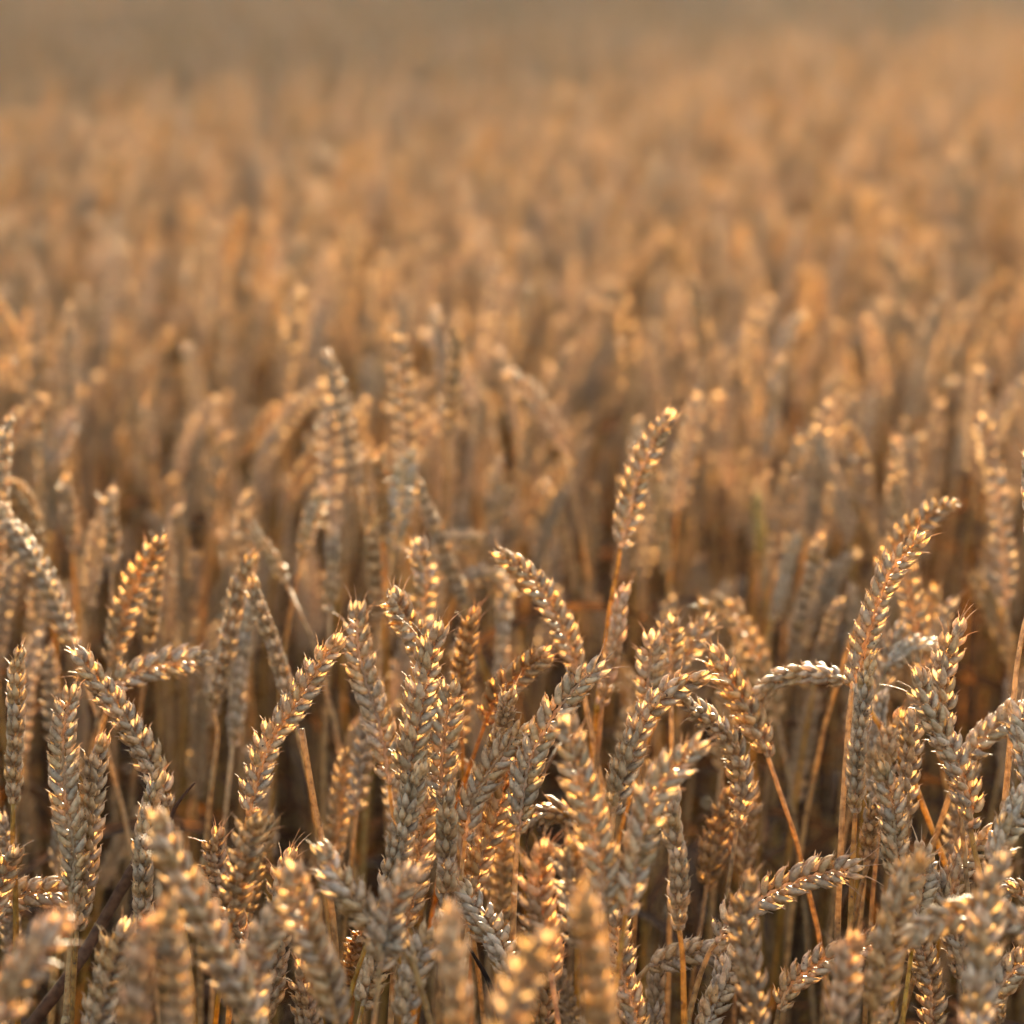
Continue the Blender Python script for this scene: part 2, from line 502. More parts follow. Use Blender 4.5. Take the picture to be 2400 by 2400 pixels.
H('sharp ear with a pointed tip tucked between two curved centre ears', 1.03, B_, [(1188, 1640), (1180, 1690), (1155, 1760), (1140, 1850)])
H('sharp ear slanting steeply down to the left right of the centre', 1.01, A, [(1215, 1720), (1153, 1797), (1128, 1844), (1103, 1890), (1090, 1970)])
H('brown sharp ear leaning on the foot of the bowing centre ear', 1.02, R(40), [(1186, 1800), (1168, 1880), (1150, 1945), (1122, 2024), (1108, 2095)], (), tint=WARM)
H('pale sharp ear leaning left out of the dark, lower centre', 0.97, R(40), [(1090, 2100), (1128, 2149), (1159, 2195), (1181, 2240), (1195, 2300)], [(1205, 2380)], tint=GREY)
H('large blurred golden ear at the bottom edge, left of the middle', 0.77, R(75), [(1047, 2160), (1062, 2273), (1075, 2400), (1085, 2640)], (), tint=WARM)
H('large blurred ear standing in front of the bluish pair, bottom centre', 0.75, R(80), [(1360, 2110), (1384, 2211), (1399, 2304), (1408, 2420), (1415, 2640)], (), tint=WARM)
H('large blurred ear leaning right at the bottom just left of centre', 0.75, R(50), [(1258, 2212), (1225, 2288), (1197, 2366), (1150, 2520)])
H('blurred bluish ear, left one of the large soft pair below centre', 0.9, R(15), [(1330, 1705), (1349, 1788), (1372, 1866), (1388, 1950), (1408, 2040), (1418, 2140)], [(1422, 2230)], tint=GREY)
H('bright sharp ear arching to the right with awned tip', 1.0, R(55), [(1630, 1585), (1579, 1614), (1535, 1648), (1504, 1695), (1480, 1757), (1458, 1819), (1438, 1905)], [(1432, 1960)], long_awn=True, tint=GREY, lean=0)
H('blurred bluish ear, right one of the large soft pair below centre', 0.9, R(20), [(1627, 1755), (1570, 1810), (1528, 1868), (1500, 1975), (1480, 2060), (1466, 2145)], (), tint=GREY)
H('herringbone ear with glowing side tips right of the soft bluish pair', 0.96, B_, [(1573, 1885), (1579, 1960), (1590, 2030), (1590, 2100), (1592, 2180)], [(1600, 2250), (1604, 2420)], lean=0)
H('soft pinkish ear left of the bluish pair with horn like awns', 0.93, R(35), [(1267, 1998), (1262, 2055), (1262, 2117), (1275, 2190), (1290, 2275)], (), long_awn=True, tint=PINK)
H('soft grey ear with spiky left awns in front of the bluish pair', 0.92, R(50), [(1333, 1990), (1340, 2060), (1352, 2130), (1366, 2230)], (), long_awn=True, tint=GREY)
H('thin dark ear right of the bottom centre blur', 0.98, R(20), [(1444, 2160), (1448, 2211), (1458, 2288), (1482, 2360), (1500, 2450)])
H('sharp ear lying level behind three orange stems, bottom', 1.03, R(15), [(1705, 2238), (1640, 2232), (1580, 2244), (1520, 2265)], [(1490, 2300)])
H('grey ear seen face on with wide splayed husks at the bottom', 1.03, B_, [(1540, 2262), (1538, 2330), (1535, 2400), (1530, 2520)], (), tint=(.8, .82, .88))
H('sharp ear stretched far to the right on a slanting bare stem', 1.0, R(12), [(1988, 2035), (1924, 2047), (1868, 2063), (1816, 2087), (1755, 2122), (1705, 2165), (1678, 2210)], [(1660, 2238), (1635, 2304), (1605, 2420)], long_awn=True, lean=0)
H('soft dark upright ear in front of the stretched ear on slanting stem', 0.9, R(60), [(1748, 2080), (1740, 2164), (1750, 2242), (1766, 2335), (1778, 2450)], (), tint=(.8, .75, .7))
H('sharp ear at the bottom edge beneath the slanting bare stem', 1.0, R(30), [(1712, 2250), (1700, 2300), (1678, 2345), (1640, 2430)])
H('soft ear with bristling awns leaning left, left of the arched ear', 1.06, R(40), [(1680, 1545), (1705, 1590), (1734, 1633), (1765, 1690), (1800, 1775)], (), long_awn=True, tint=WARM)
H('soft ear curling to the left right of the bright arching ear', 1.06, R(70), [(1600, 1648), (1650, 1676), (1697, 1720), (1728, 1780), (1738, 1866), (1727, 1940)], (), tint=GREY)
H('pale ear bent into a low arch, hanging down on its left', 1.06, R(80), [(1772, 1668), (1800, 1612), (1850, 1582), (1920, 1578), (1990, 1600)], [(2030, 1650)], tint=GREY)
H('tall sharp ear leaning right over the pale arched ear', 1.02, R(15), [(2142, 1275), (2089, 1335), (2055, 1418), (2030, 1500), (2014, 1562), (1996, 1615)], [(1990, 1680)], lean=0)
H('soft ear continuing the lean of the tall ear over the arch', 1.16, R(30), [(2213, 1182), (2159, 1223), (2105, 1270), (2060, 1350)], (), tint=GREY)
H('broad herringbone ear glowing on both sides below the tall ear', 1.0, B_, [(2030, 1575), (2025, 1633), (2017, 1711), (2008, 1788), (2004, 1905)], [(2000, 1990)], lean=0)
H('ear behind the broad herringbone ear showing its bright right edge', 1.07, B_, [(2062, 1645), (2055, 1740), (2043, 1870)])
H('upright sharp ear with one tall awn near the right edge', 1.01, R(60), [(2235, 1485), (2225, 1524), (2210, 1574), (2208, 1617), (2222, 1700)], (), long_awn=True, lean=0)
H('long sharp ear sloping down to the right with a thin left awn', 0.99, R(40), [(2151, 1600), (2173, 1648), (2204, 1711), (2235, 1773), (2260, 1835), (2275, 1897), (2275, 1940)], [(2281, 1980), (2297, 2055), (2300, 2120)], long_awn=True, lean=0)
H('orange tinged short ear behind the paired ears on the right', 1.05, R(70), [(2095, 1698), (2080, 1757), (2073, 1819), (2066, 1880)], (), tint=WARM)
H('upper ear of two overlapping upright ears, right of the herringbone ear', 1.02, R(60), [(2135, 1690), (2135, 1757), (2126, 1835), (2118, 1940)])
H('lower ear of two overlapping upright ears, with a dark speck', 0.99, R(20), [(2070, 1820), (2086, 1866), (2095, 1928), (2100, 1993), (2098, 2065)], [(2096, 2150)], lean=0)
H('dark herringbone ear tapering onto a thin curved stem', 1.03, B_, [(2047, 1895), (2039, 1956), (2034, 2025)], [(2017, 2086), (1993, 2195), (1985, 2260)], tint=(.85, .78, .7))
H('ear reaching right to the tall bare stem near the right edge', 1.05, R(10), [(2400, 1666), (2353, 1689), (2297, 1735), (2255, 1785)], [(2230, 1850)])
H('very tall ear cut by the right edge on a long bare stem', 1.0, B_, [(2412, 1060), (2418, 1200), (2424, 1320), (2420, 1415)], [(2404, 1450), (2383, 1562), (2372, 1687), (2356, 1866), (2340, 2000)], lean=0)
H('half sharp pale ear leaning right at the right edge', 0.94, R(50), [(2410, 1850), (2375, 1915), (2350, 1965), (2322, 2070)], (), tint=GREY)
H('large blurred upright ear near the right bottom corner', 0.84, R(60), [(2334, 2025), (2314, 2133), (2304, 2211), (2297, 2304), (2290, 2420), (2285, 2540)], (), tint=GREY)
H('ear mostly outside the right edge showing its left awns', 0.98, R(40), [(2390, 1685), (2402, 1740), (2425, 1850)])
H('sharp golden ear behind the stem of the long sloping ear', 1.01, R(35), [(2296, 1968), (2260, 2009), (2241, 2055), (2215, 2110)], (), tint=WARM)
H('sharp dark ear with spread awns under the golden ear', 1.0, R(30), [(2198, 2078), (2225, 2140), (2248, 2220), (2260, 2310)], (), long_awn=True)
H('blurred ear lying level across the lower right', 0.88, R(10), [(2140, 2190), (2200, 2158), (2290, 2140), (2360, 2152), (2440, 2195)], ())
H('silvery curled ear by the right edge seen from above', 1.01, B_, [(2345, 2140), (2358, 2090), (2385, 2082), (2420, 2120)], (), tint=GREY)
H('sharp ear rising to the right in a low curve, bottom right', 1.0, R(12), [(2066, 2200), (2017, 2221), (1974, 2235), (1930, 2251), (1887, 2279), (1847, 2319), (1825, 2366)], [(1815, 2420)], lean=0)
H('blurred pinkish ear before the low curved ear, bottom right', 0.86, R(50), [(1990, 2225), (1980, 2288), (1975, 2350), (1970, 2480)], (), tint=PINK)
H('blurred golden ear leaning right, lower right', 0.89, R(40), [(2140, 2030), (2117, 2090), (2097, 2150), (2086, 2210), (2070, 2270), (2050, 2390)], (), long_awn=True, tint=WARM)
H('narrow ear with long thin awns right beside the blurred golden ear', 0.99, R(20), [(2160, 2010), (2163, 2055), (2156, 2102), (2145, 2170)], (), long_awn=True)
H('sharp dark ear going down to the bottom edge, right', 1.0, R(35), [(2150, 2190), (2166, 2257), (2180, 2319), (2182, 2440)])
H('sharp dark ear at the right bottom corner leaning right', 0.98, R(10), [(2410, 2240), (2365, 2285), (2318, 2350)], [(2300, 2420)])
H('lone tall ear standing high above the crop on a thin stem', 1.12, R(25), [(1560, 985), (1525, 1045), (1490, 1128), (1471, 1211), (1453, 1285)], [(1448, 1330), (1434, 1397), (1424, 1470), (1405, 1620), (1390, 1740)], lean=0)
H('upright ear with a beaded right edge beside the lone tall stem', 1.1, B_, [(1455, 1400), (1446, 1480), (1432, 1552), (1411, 1650)], [(1402, 1750)], tint=PINK)
H('soft curved ear bowing to the left in the middle', 1.1, R(15), [(1178, 1308), (1235, 1345), (1289, 1418), (1328, 1500), (1358, 1585)], [(1375, 1660)])
H('blurred ear edged by two strings of beads like a hairpin', 1.45, B_, [(1163, 1090), (1158, 1200), (1156, 1320)])
H('blurred bluish grey ear standing close behind the centre cluster', 1.3, R(0), [(957, 1080), (942, 1160), (920, 1295)], (), tint=(.9, 1.0, 1.12))  # cool tint puts sky light on its face into the colour
H('blurred golden ear left of the bluish grey ear', 1.3, B_, [(887, 1075), (895, 1150), (897, 1250)], (), tint=WARM)
H('blurred ear sloping down to the right of the bluish grey ear', 1.28, B_, [(982, 1150), (1028, 1252), (1057, 1335), (1088, 1420)])
H('blurred golden ear low on the left of the centre cluster', 1.25, B_, [(872, 1235), (879, 1355), (885, 1470)], (), tint=WARM)
H('soft pale ear rising above the tall bent centre ear', 1.15, R(30), [(982, 1290), (997, 1355), (990, 1420), (985, 1500)], (), tint=GREY)
H('slim soft ear curving down to the right, left of the centre', 1.05, R(0), [(838, 1440), (838, 1510), (856, 1590), (878, 1660), (898, 1742), (912, 1840)], (), long_awn=True)
H('soft ear with horn like awns just above the tall bent ear', 1.07, R(25), [(918, 1405), (942, 1440), (970, 1487), (985, 1545)], (), long_awn=True, tint=GREY)
H('brown soft ear right of the tall bent centre ear', 1.1, R(70), [(1102, 1450), (1092, 1521), (1082, 1583), (1082, 1670)], (), long_awn=True, tint=RUST)
H('blurred ear with two glowing edges under the bowing soft ear', 1.25, B_, [(1182, 1395), (1178, 1500), (1168, 1640)])
H('brown soft ear pointing up right between centre and bowing ear', 1.07, R(10), [(1270, 1535), (1214, 1583), (1164, 1637), (1135, 1700)], (), tint=RUST)
H('blurred pale ear nodding level to the right above the centre', 1.3, R(40), [(1100, 1262), (1048, 1272), (1015, 1300)], [(1000, 1370)], tint=GREY)
H('blurred pale ear arching level to the right, above the bowing ear', 1.3, R(60), [(1185, 1376), (1131, 1349), (1080, 1362)], [(1060, 1420)], tint=GREY)
H('soft ear, middle one of three upright tips above the bright arching ear', 1.1, R(20), [(1570, 1470), (1570, 1524), (1572, 1600)])
H('soft short ear, left one of three upright tips above the arching ear', 1.07, A, [(1526, 1512), (1522, 1560), (1517, 1640)])
H('soft ear, right one of three tips, leaning to the right', 1.12, R(30), [(1646, 1472), (1619, 1509), (1590, 1565)])
H('blurred ear with beads leaning right, left of the tall sharp ear', 1.3, B_, [(1915, 1270), (1892, 1380), (1857, 1515)])
H('blurred ear with beads parallel to the one on its right', 1.35, B_, [(1862, 1268), (1840, 1350), (1812, 1450)])
H('blurred yellow green ear in the right middle', 1.42, B_, [(1772, 1180), (1778, 1230), (1785, 1300)], (), tint=(1.0, 1.04, .62))
H('soft pale ear bent low to the right behind the tall sharp ear', 1.12, R(60), [(2190, 1525), (2130, 1525), (2080, 1560)], [(2060, 1620)], tint=GREY)
H('blurred golden ear right of the dark gap, left middle', 1.26, R(60), [(748, 1165), (730, 1215), (708, 1300)], (), tint=WARM)
H('blurred golden ear leaning left into the dark gap, left middle', 1.24, B_, [(600, 1256), (632, 1300), (668, 1360)], (), tint=WARM)
H('blurred ear standing right of the golden leaning one, left middle', 1.26, B_, [(778, 1265), (778, 1340), (774, 1430)])
H('blurred ear with a pointed tip in the upper left', 1.34, B_, [(152, 1142), (163, 1200), (170, 1290)])
H('blurred broad ear in the upper left, bright on both sides', 1.3, B_, [(257, 1170), (262, 1240), (262, 1340)])
H('blurred pinkish ear leaning right at the upper left edge', 1.55, R(40), [(168, 980), (140, 1040), (104, 1110)], (), tint=PINK)
H('blurred ear whose rim shows a column of light rings, upper left', 1.6, B_, [(345, 955), (352, 1010), (360, 1085)])
H('blurred upright golden ear, tall in the left middle', 1.42, B_, [(520, 1040), (505, 1130), (495, 1230)], (), tint=WARM)
H('blurred tall ear with beaded edges in the right middle', 1.5, B_, [(1822, 860), (1812, 960), (1795, 1080)])
H('blurred grey ear leaning left in the right middle', 1.5, R(20), [(1985, 1010), (2010, 1080), (2030, 1180)], (), tint=GREY)

H('brown soft ear, left of two dim ones right of the glowing herringbone ear', 1.1, R(60), [(1695, 1875), (1680, 1950), (1655, 2085)], (), tint=RUST)  # brown tint carries the shade this ear stands in
H('brown soft ear, right of two dim ones left of the crossing stems', 1.1, R(30), [(1752, 1862), (1745, 1950), (1738, 2060)], (), tint=RUST)  # shade put into the tint here as well
H('brown ear curled over between the bowing ear and the soft bluish pair', 1.07, R(70), [(1258, 1930), (1285, 1908), (1320, 1908), (1348, 1945), (1362, 2010)], (), tint=RUST)
H('small sharp ear peeping up at the bottom edge, left of the middle', 1.0, R(50), [(703, 2285), (713, 2330), (722, 2380), (732, 2460)], (), long_awn=True, tint=PINK)
H('dim brown ear behind the slanted bluish ear at the bottom', 1.03, R(40), [(848, 2188), (838, 2240), (828, 2330)], (), tint=RUST)
H('brown half sharp ear below the slanted bluish ear', 0.99, R(30), [(893, 2222), (868, 2290), (850, 2360)], (), tint=WARM)
H('blurred ear at the bottom just left of the large golden blur', 0.92, R(30), [(990, 2210), (965, 2290), (948, 2400)])
H('dim brown ear at the bottom left of the broad front blur', 0.98, R(65), [(1290, 2245), (1276, 2310), (1270, 2430)], (), tint=RUST)
for r_ in exec_rows:
    build_stalk(*r_[:5], **r_[5])

# ------------------------------------------------------------------ stalk variants for the rest of the field
def make_variant(i):
    rnd = random.Random(900 + i)
    h = 0.80                                   # ear tip height for an upright one
    L = rnd.uniform(0.058, 0.088)
    nod = [0.1, 0.2, 0.35, 0.15, 0.2, 0.35, 0.7, 0.15, 0.4, 0.3, 0.25, 0.45][i % 12] * rnd.uniform(0.8, 1.2)
    lean = R(rnd.uniform(0, 7))
    # integrate upwards from the ground
    p, P, ang = np.zeros(3), [], 0
    Ls = h - L * 0.9
    n = 26
    for k in range(n + 1):
        P.append(p.copy())
        u = k / n
        ang = lean * u + 0.35 * nod * max(0, (u - 0.75) / 0.25) ** 2
        p = p + np.array([math.sin(ang), 0, math.cos(ang)]) * Ls / n
    E = [P[-1].copy()]
    p = P[-1].copy()
    for k in range(24):
        ang += nod * 0.65 / 24
        p = p + np.array([math.sin(ang), 0, math.cos(ang)]) * L / 24
        E.append(p.copy())
    dz = h - max(e[2] for e in E)
    P = [q + np.array([0, 0, dz]) * (j / n) for j, q in enumerate(P)]
    E = [q + np.array([0, 0, dz]) for q in E]
    curve, length = spline(E, 40)
    stem = stem_mb(P[::-1], rnd)
    ear = MB()
    tube(ear, curve, [1.2 * mm - .6 * mm * k / 39 for k in range(40)], 5)
    for M, kind in spikelet_frames(curve, length, rnd.uniform(0, 3.14), rnd, gap=4.1 * rnd.uniform(0.92, 1.1), big=rnd.uniform(0.82, 1.0)):
        ear.merge(rnd.choice(SPK_MB if kind == 'side' else TOP_MB), M)
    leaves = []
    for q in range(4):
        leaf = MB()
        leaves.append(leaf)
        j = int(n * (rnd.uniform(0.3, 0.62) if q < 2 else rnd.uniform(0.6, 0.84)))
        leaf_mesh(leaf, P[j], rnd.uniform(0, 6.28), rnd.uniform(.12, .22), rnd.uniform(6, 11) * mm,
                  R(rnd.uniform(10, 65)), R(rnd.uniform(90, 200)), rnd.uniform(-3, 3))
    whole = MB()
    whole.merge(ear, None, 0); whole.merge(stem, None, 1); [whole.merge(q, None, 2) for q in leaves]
    return dict(stem=stem.mesh('stem', [M_STEM]), ear=ear.mesh('ear', [M_EAR]), leaf=[q.mesh('leaf', [M_LEAF]) for q in leaves],
                whole=whole.mesh('wheat_variant', [M_EAR, M_STEM, M_LEAF]),
                tip=curve[-1], mid=curve[20], base=curve[0], nod=nod, lean=lean)


VAR = [make_variant(i) for i in range(24)]


def world_pt(q, x, y, rz, s, tx, ty):
    """a point of a variant after the same euler tilt and scale the objects get"""
    cx, sx, cy, sy, cz, sz = math.cos(tx), math.sin(tx), math.cos(ty), math.sin(ty), math.cos(rz), math.sin(rz)
    a, b, c = q[0] * s, q[1] * s, q[2] * s
    b, c = cx * b - sx * c, sx * b + cx * c
    a, c = cy * a + sy * c, -sy * a + cy * c
    a, b = cz * a - sz * b, sz * a + cz * b
    return np.array([x + a, y + b, c])


# ------------------------------------------------------------------ scatter
def seg_dist(p, poly):
    best = 1e9
    for a, b in zip(poly[:-1], poly[1:]):
        ab = b - a
        t = np.clip(np.dot(p - a, ab) / (np.dot(ab, ab) + 1e-9), 0, 1)
        best = min(best, np.linalg.norm(p - a - ab * t))
    return best


def blocks(x, y, rz, s, tx, ty, v):
    """would this stalk's ear stand in front of a traced ear?"""
    q = [world_pt(v[k], x, y, rz, s, tx, ty) for k in ('tip', 'mid', 'base')]
    pr = [project(p) for p in q]
    d = pr[1][2]
    for poly, hd in HEROES:
        if hd > d - 0.01:
            lim = 52 / d + 38 / hd
            for a in pr:
                if seg_dist(np.array(a[:2]), poly) < lim * 1.0:
                    return True
    return False


HEROES.append((np.array([(1454, 1285), (1434, 1397), (1424, 1470), (1405, 1620), (1390, 1740)], float), 1.4))
HEROES.append((np.array([(1560, 985), (1453, 1285)], float), 1.35))
HEROES.append((np.array([(2404, 1450), (2372, 1687), (2356, 1866)], float), 1.2))
cand = []
HALF = math.tan(R(8.05))
y = -1.4
rings = []
while y < 36.5:
    dens = 260 if y < 1.6 else 120 if y < 2.15 else 340 if y < 2.8 else 420 if y < 4.5 else 420 * (4.5 / y) ** 0.75
    step = 1 / math.sqrt(dens)
    half = max(y, 0) * HALF * 1.15 + (0.6 if y < 6 else 0.9)
    nx = int(2 * half / step)
    for k in range(nx):
        cand.append(((k + random.uniform(-.1, 1.1)) * step - half, y + random.uniform(-.6, .6) * step))
    y += step
pts = []
for x, y in cand:
    if abs(x) < 0.16 and -0.35 < y < 0.25:
        continue                               # the photographer's spot
    d = (y * math.cos(PITCH) + 0.36 * math.sin(PITCH)) / FOCUS
    vi = random.randrange(len(VAR))
    rz = random.uniform(0, 6.283)
    if random.random() < 0.4:
        rz = random.gauss(0.2, 0.9)            # the wind has laid many of them towards the right
    s = random.gauss(0.99, 0.065)
    if random.random() < 0.2:
        s -= random.uniform(0.05, 0.22)
    if d < 1.3:
        s -= 0.045
    elif d < 1.5:
        s -= 0.005
    # gentle swell of the crop
    s += 0.025 * math.sin(x * 2.1 + 0.7 * y) * min(1, y / 6) + 0.02 * math.sin(y * 1.3)
    s = min(max(s, 0.7), 1.12)
    tx, ty = random.gauss(0, 0.05), random.gauss(0.01, 0.06)
    pts.append([x, y, rz, s, tx, ty, vi, d])

keep = []
for q in pts:
    x, y, rz, s, tx, ty, vi, d = q
    if d < 0.94:
        X, Y, D = project(world_pt(VAR[vi]['tip'], x, y, rz, s, tx, ty))
        if d > 0.12 and Y < 2520:
            continue
    elif d < 1.6 and abs(x) < y * HALF + 0.35:
        if blocks(x, y, rz, s, tx, ty, VAR[vi]):
            q[3] = s = s - 0.12
            if d < 1.0 or blocks(x, y, rz, s, tx, ty, VAR[vi]):
                continue
    keep.append(q)

# the largest ones in the frame become things of their own, the rest is one mass
def in_frame(q):
    a = project(world_pt(VAR[q[6]]['mid'], *q[:6]))
    return 20 < a[0] < 2380 and 20 < a[1] < 2380


N_SINGLE = 296 - len(exec_rows)
vis = sorted([q for q in keep if in_frame(q)], key=lambda q: q[7])
single = vis[:max(0, N_SINGLE)]
ids = {id(q) for q in single}
mass = [q for q in keep if id(q) not in ids]

LAND = [('the lone tall ear', (1500, 1130)), ('the pale arched ear', (1870, 1590)), ('the bright arching ear', (1530, 1700)),
        ('the tall bent centre ear', (985, 1660)), ('the big tilted ear', (690, 1680)), ('the long slanting ear at left', (300, 1700)),
        ('the hairpin beaded ear', (1160, 1200)), ('the bluish grey ear', (940, 1180)), ('the tall sharp leaning ear', (2070, 1400)),
        ('the yellow green ear', (1778, 1240)), ('the left edge', (0, 1100)), ('the right edge', (2400, 1300)),
        ('the pointed upper left ear', (160, 1210)), ('the sloping ear at right', (2220, 1760)), ('the small horned ear', (505, 2030)),
        ('the bare dead straw', (760, 1950)), ('the stretched ear', (1860, 2070)), ('the bowing soft ear', (1270, 1420)),
        ('the beaded ear at left', (555, 1500)), ('the broad herringbone ear', (2015, 1740))]
USED = {}


def label_for(q):
    v = VAR[q[6]]
    a, b, c = [project(world_pt(v[k], *q[:6])) for k in ('tip', 'mid', 'base')]
    dx, dy = a[0] - c[0], c[1] - a[1]
    ang = math.degrees(math.atan2(dx, dy))
    if abs(ang) < 9:
        form = 'upright'
    elif abs(ang) < 40:
        form = 'right leaning' if ang > 0 else 'left leaning'
    elif abs(ang) < 100:
        form = 'right bent' if ang > 0 else 'left bent'
    else:
        form = 'drooping'
    blur = 'nearly sharp' if q[7] < 1.08 else 'soft' if q[7] < 1.2 else 'blurred' if q[7] < 1.4 else 'very blurred'
    best = sorted(LAND, key=lambda l: math.hypot(b[0] - l[1][0], b[1] - l[1][1]))
    for who, (lx, ly) in best[:4]:
        ex, ey = b[0] - lx, b[1] - ly
        dist = math.hypot(ex, ey)
        near = 'close' if dist < 110 else 'a little way' if dist < 260 else 'well'
        side = ('right of' if ex > 0 else 'left of') if abs(ex) > 1.8 * abs(ey) else ('below' if ey > 0 else 'above') if abs(ey) > 1.8 * abs(ex) \
            else ('lower right of' if ex > 0 else 'lower left of') if ey > 0 else ('upper right of' if ex > 0 else 'upper left of')
        if 'edge' in who:
            side = 'in from'
        t = f'{blur} {form} ear {near} {side} {who}'
        if t not in USED:
            break
    if t in USED:
        L0 = math.hypot(dx, dy) * q[7]
        for size in ('short', 'slim', 'stout', 'slender', 'modest', 'plain', 'further'):
            t2 = t.replace(' ear ', f' {size} ear ', 1).replace('a little way ', '').replace('close ', '')
            if t2 not in USED:
                t = t2
                break
    if len(t.replace('-', ' ').split()) > 16:
        t = t.replace('a little way ', '').replace('well ', '', 1).replace('nearly sharp', 'sharp')
    USED[t] = 1
    return t

for q in single:
    x, y, rz, s, tx, ty, vi, d = q
    v = VAR[vi]
    r_ = thing('wheat_stalk', label_for(q), 'wheat', (x, y, 0), GROUP)
    # shear free tilt
    r_.rotation_euler = (tx, ty, rz)
    r_.scale = (s, s, s)
    link('stem', v['stem'], r_)
    link('ear', v['ear'], r_)
    for lf in v['leaf']:
        link('leaf', lf, r_)

# ------------------------------------------------------------------ the rest of the crop: one object, instanced by geometry nodes
vc = bpy.data.collections.new('wheat_variants')
for i, v in enumerate(VAR):
    o = bpy.data.objects.new('wheat_variant', v['whole'])
    vc.objects.link(o)
me = bpy.data.meshes.new('wheat_crop')
me.from_pydata([(q[0], q[1], 0) for q in mass], [], [])
a1 = me.attributes.new('rot', 'FLOAT_VECTOR', 'POINT')
a1.data.foreach_set('vector', np.array([[q[4], q[5], q[2]] for q in mass]).ravel())
a2 = me.attributes.new('size', 'FLOAT', 'POINT')
a2.data.foreach_set('value', np.array([q[3] for q in mass]))
a3 = me.attributes.new('pick', 'INT', 'POINT')
a3.data.foreach_set('value', np.array([q[6] for q in mass], dtype=np.int32))
crop = link('wheat_crop', me)
crop['kind'] = 'stuff'
crop['label'] = 'mass of ripe wheat ears filling the field behind the nearer stalks'
crop['category'] = 'wheat'
ng = bpy.data.node_groups.new('crop', 'GeometryNodeTree')
ng.interface.new_socket('Geometry', in_out='INPUT', socket_type='NodeSocketGeometry')
ng.interface.new_socket('Geometry', in_out='OUTPUT', socket_type='NodeSocketGeometry')
gi, go = ng.nodes.new('NodeGroupInput'), ng.nodes.new('NodeGroupOutput')
ci = ng.nodes.new('GeometryNodeCollectionInfo')
ci.inputs['Collection'].default_value = vc
ci.inputs['Separate Children'].default_value = True
ci.inputs['Reset Children'].default_value = True
ip = ng.nodes.new('GeometryNodeInstanceOnPoints')
ip.inputs['Pick Instance'].default_value = True


def named(n, t):
    a = ng.nodes.new('GeometryNodeInputNamedAttribute')
    a.data_type = t
    a.inputs['Name'].default_value = n
    return [o for o in a.outputs if o.enabled and o.name == 'Attribute'][0]


er = ng.nodes.new('FunctionNodeEulerToRotation')
ng.links.new(named('rot', 'FLOAT_VECTOR'), er.inputs[0])
ng.links.new(gi.outputs[0], ip.inputs['Points'])
ng.links.new(ci.outputs[0], ip.inputs['Instance'])
ng.links.new(named('pick', 'INT'), ip.inputs['Instance Index'])
ng.links.new(er.outputs[0], ip.inputs['Rotation'])
ng.links.new(named('size', 'FLOAT'), ip.inputs['Scale'])
ng.links.new(ip.outputs[0], go.inputs[0])
md = crop.modifiers.new('crop', 'NODES')
md.node_group = ng
print('heroes', len(exec_rows), 'single', len(single), 'mass', len(mass))

# ------------------------------------------------------------------ loose straws
def straw(name, label, cat, pts, d, r0, r1, mat, tint=(1, 1, 1)):
    P = [at(x, y, dd) for (x, y), dd in zip(pts, d)]
    c, _ = spline(P, 14)
    o0 = c[-1].copy(); 
    mb = MB()
    tube(mb, c - o0, [r0 + (r1 - r0) * i / 13 for i in range(14)], 7)
    o = link(name, mb.mesh(name, [mat]))
    o.location = o0
    o['label'], o['category'] = label, cat
    o.color = (*tint, 1)
    return o


straw('dead_straw', 'bare headless straw leaning left beside the big tilted ear', 'straw',
      [(706, 1708), (722, 1800), (740, 1905), (762, 2010), (788, 2240), (800, 2500)], [1.02] * 6, 1.6 * mm, 1.8 * mm, M_STEM)
straw('weed_stem', 'thick dark brown stem slanting behind the pair of plump ears, lower left', 'weed stem',
      [(345, 1975), (235, 2170), (170, 2275), (75, 2400), (-30, 2540)], [1.06, 1.06, 1.05, 1.05, 1.05], 3.0 * mm, 3.6 * mm, M_LEAF, (1.9, 1.7, 1.6))
straw('dark_blade', 'thin dark dry blade slanting under the broad herringbone ear', 'dry leaf',
      [(1094, 2212), (1120, 2255), (1145, 2300), (1175, 2390)], [1.0] * 4, 0.6 * mm, 1.9 * mm, M_LEAF, (.35, .3, .28))
straw('dry_blade', 'small dry grey blade pointing right behind the herringbone ear at left', 'dry leaf',
      [(457, 1834), (430, 1865), (405, 1905), (396, 1960)], [1.02] * 4, 0.5 * mm, 1.5 * mm, M_LEAF, (1.2, .9, .8))


# ------------------------------------------------------------------ ground
def sheet(name, mat, x0, x1, y0, y1, z, n=40, bump=0.0):
    V, F = [], []
    for j in range(n + 1):
        for i in range(n + 1):
            xx, yy = x0 + (x1 - x0) * i / n, y0 + (y1 - y0) * j / n
            V.append((xx, yy, z + bump * math.sin(xx * 7.1 + yy * 3) * math.cos(yy * 9.3)))
    for j in range(n):
        for i in range(n):
            a = j * (n + 1) + i
            F.append((a, a + 1, a + n + 2, a + n + 1))
    m_ = bpy.data.meshes.new(name); m_.from_pydata(V, [], F); m_.materials.append(mat)
    o = link(name, m_)
    o['kind'] = 'structure'
    return o


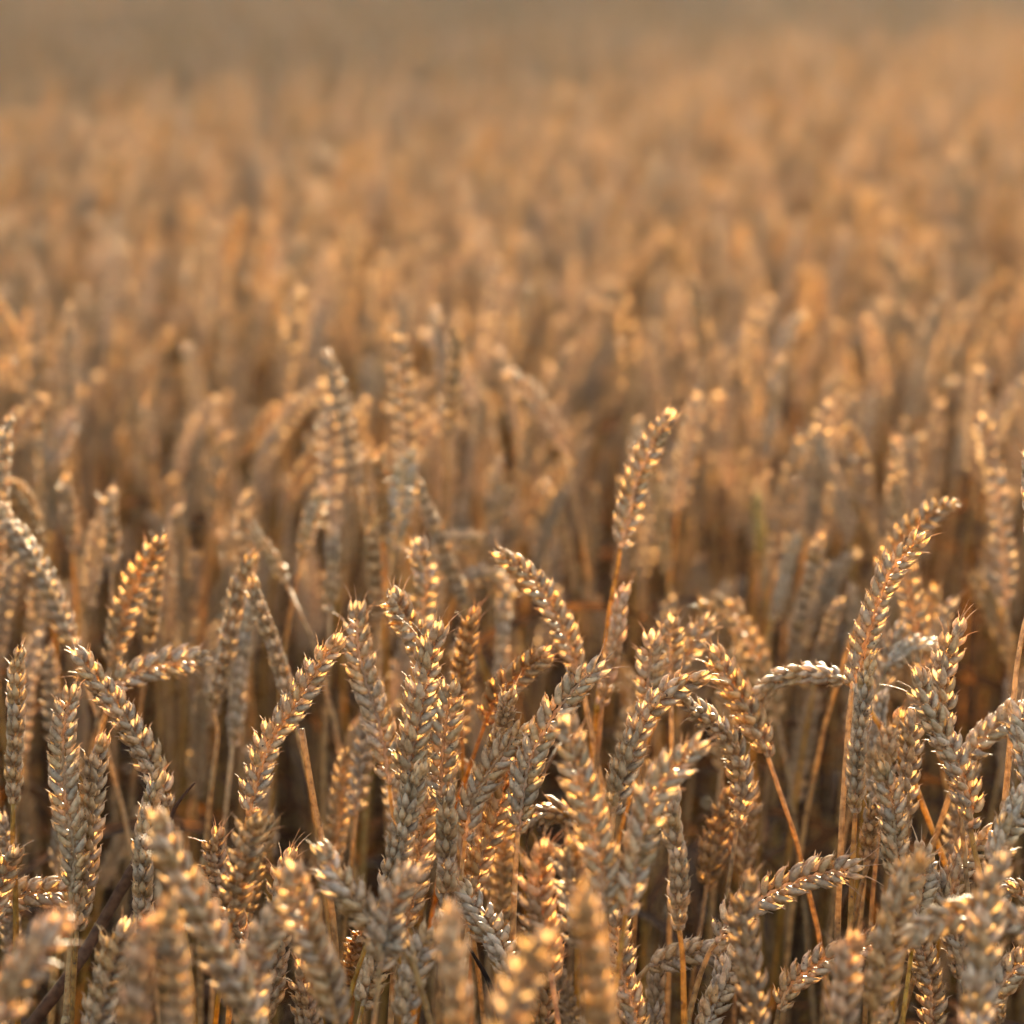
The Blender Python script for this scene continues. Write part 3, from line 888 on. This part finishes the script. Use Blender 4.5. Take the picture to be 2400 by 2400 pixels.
# unseen wood, added and shaped to shade the far left of the crop
def wood():
    rnd = random.Random(5)
    mb = MB()
    def top(x):
        return 9.5 if x < 3.1 else 9.5 - 1.85 * (x - 3.1) if x < 4.3 else max(1.5, 7.28 - 0.85 * (x - 4.3))
    for k in range(40):
        x, y = rnd.uniform(-30, 22), rnd.uniform(39.5, 42.5)
        tube(mb, [(x + rnd.uniform(-.1, .1) * q, y, top(x) * 0.9 * q / 6) for q in range(6)], [0.24 - 0.035 * q for q in range(6)], 7, mi=0)
    for q in range(11000):
        x, y = rnd.uniform(-30, 22), rnd.uniform(38, 43.5)
        h = top(x) * (1 + 0.05 * math.sin(x * 1.7) + 0.03 * math.sin(x * 4.3 + 1))
        c = np.array([x, y, h * rnd.uniform(0.02, 1.0)])
        n1 = unit([rnd.gauss(0, 1) for _ in range(3)]); n2 = unit(np.cross(n1, [rnd.gauss(0, 1) for _ in range(3)]))
        e = rnd.uniform(.22, .5)
        mb.add([c - n1 * e, c + n2 * e * .6, c + n1 * e, c - n2 * e * .6], [(0, 1, 2, 3)], None, 1)
    o = link('shade_wood', mb.mesh('shade_wood', [M_BARK, M_FOLIAGE]))
    o['kind'], o['label'], o['category'] = 'stuff', 'unseen wood added to shade the far left of the field', 'wood'


M_BARK = simple_noise_material('bark', (0.06, 0.045, 0.03), (0.12, 0.09, 0.06), 6)
M_FOLIAGE = simple_noise_material('foliage', (0.03, 0.055, 0.015), (0.07, 0.11, 0.03), 0.8)
wood()

sheet('ground', M_SOIL, -400, 400, -200, 900, 0.0)

# ------------------------------------------------------------------ thin added haze over the field, standing in for lens flare
hm = bpy.data.materials.new('veil'); hm.use_nodes = True
hn = hm.node_tree; hn.nodes.clear()
ho = hn.nodes.new('ShaderNodeOutputMaterial'); hv = hn.nodes.new('ShaderNodeVolumePrincipled')
hv.inputs['Color'].default_value = (0.95, 0.94, 0.93, 1); hv.inputs['Density'].default_value = 0.0004; hv.inputs['Anisotropy'].default_value = 0.45
hn.links.new(hv.outputs[0], ho.inputs['Volume'])
bm_ = MB()
X0, X1, Y0, Y1, Z0, Z1 = -60, 40, -6, 60, -1.0, 15.5
bm_.add([(x, y, z) for x in (X0, X1) for y in (Y0, Y1) for z in (Z0, Z1)],
        [(0, 1, 3, 2), (4, 6, 7, 5), (0, 4, 5, 1), (2, 3, 7, 6), (0, 2, 6, 4), (1, 5, 7, 3)])
hz = link('veil', bm_.mesh('veil', [hm])); hz['kind'] = 'stuff'
hz['label'], hz['category'] = 'thin added haze over the wheat field', 'veil'
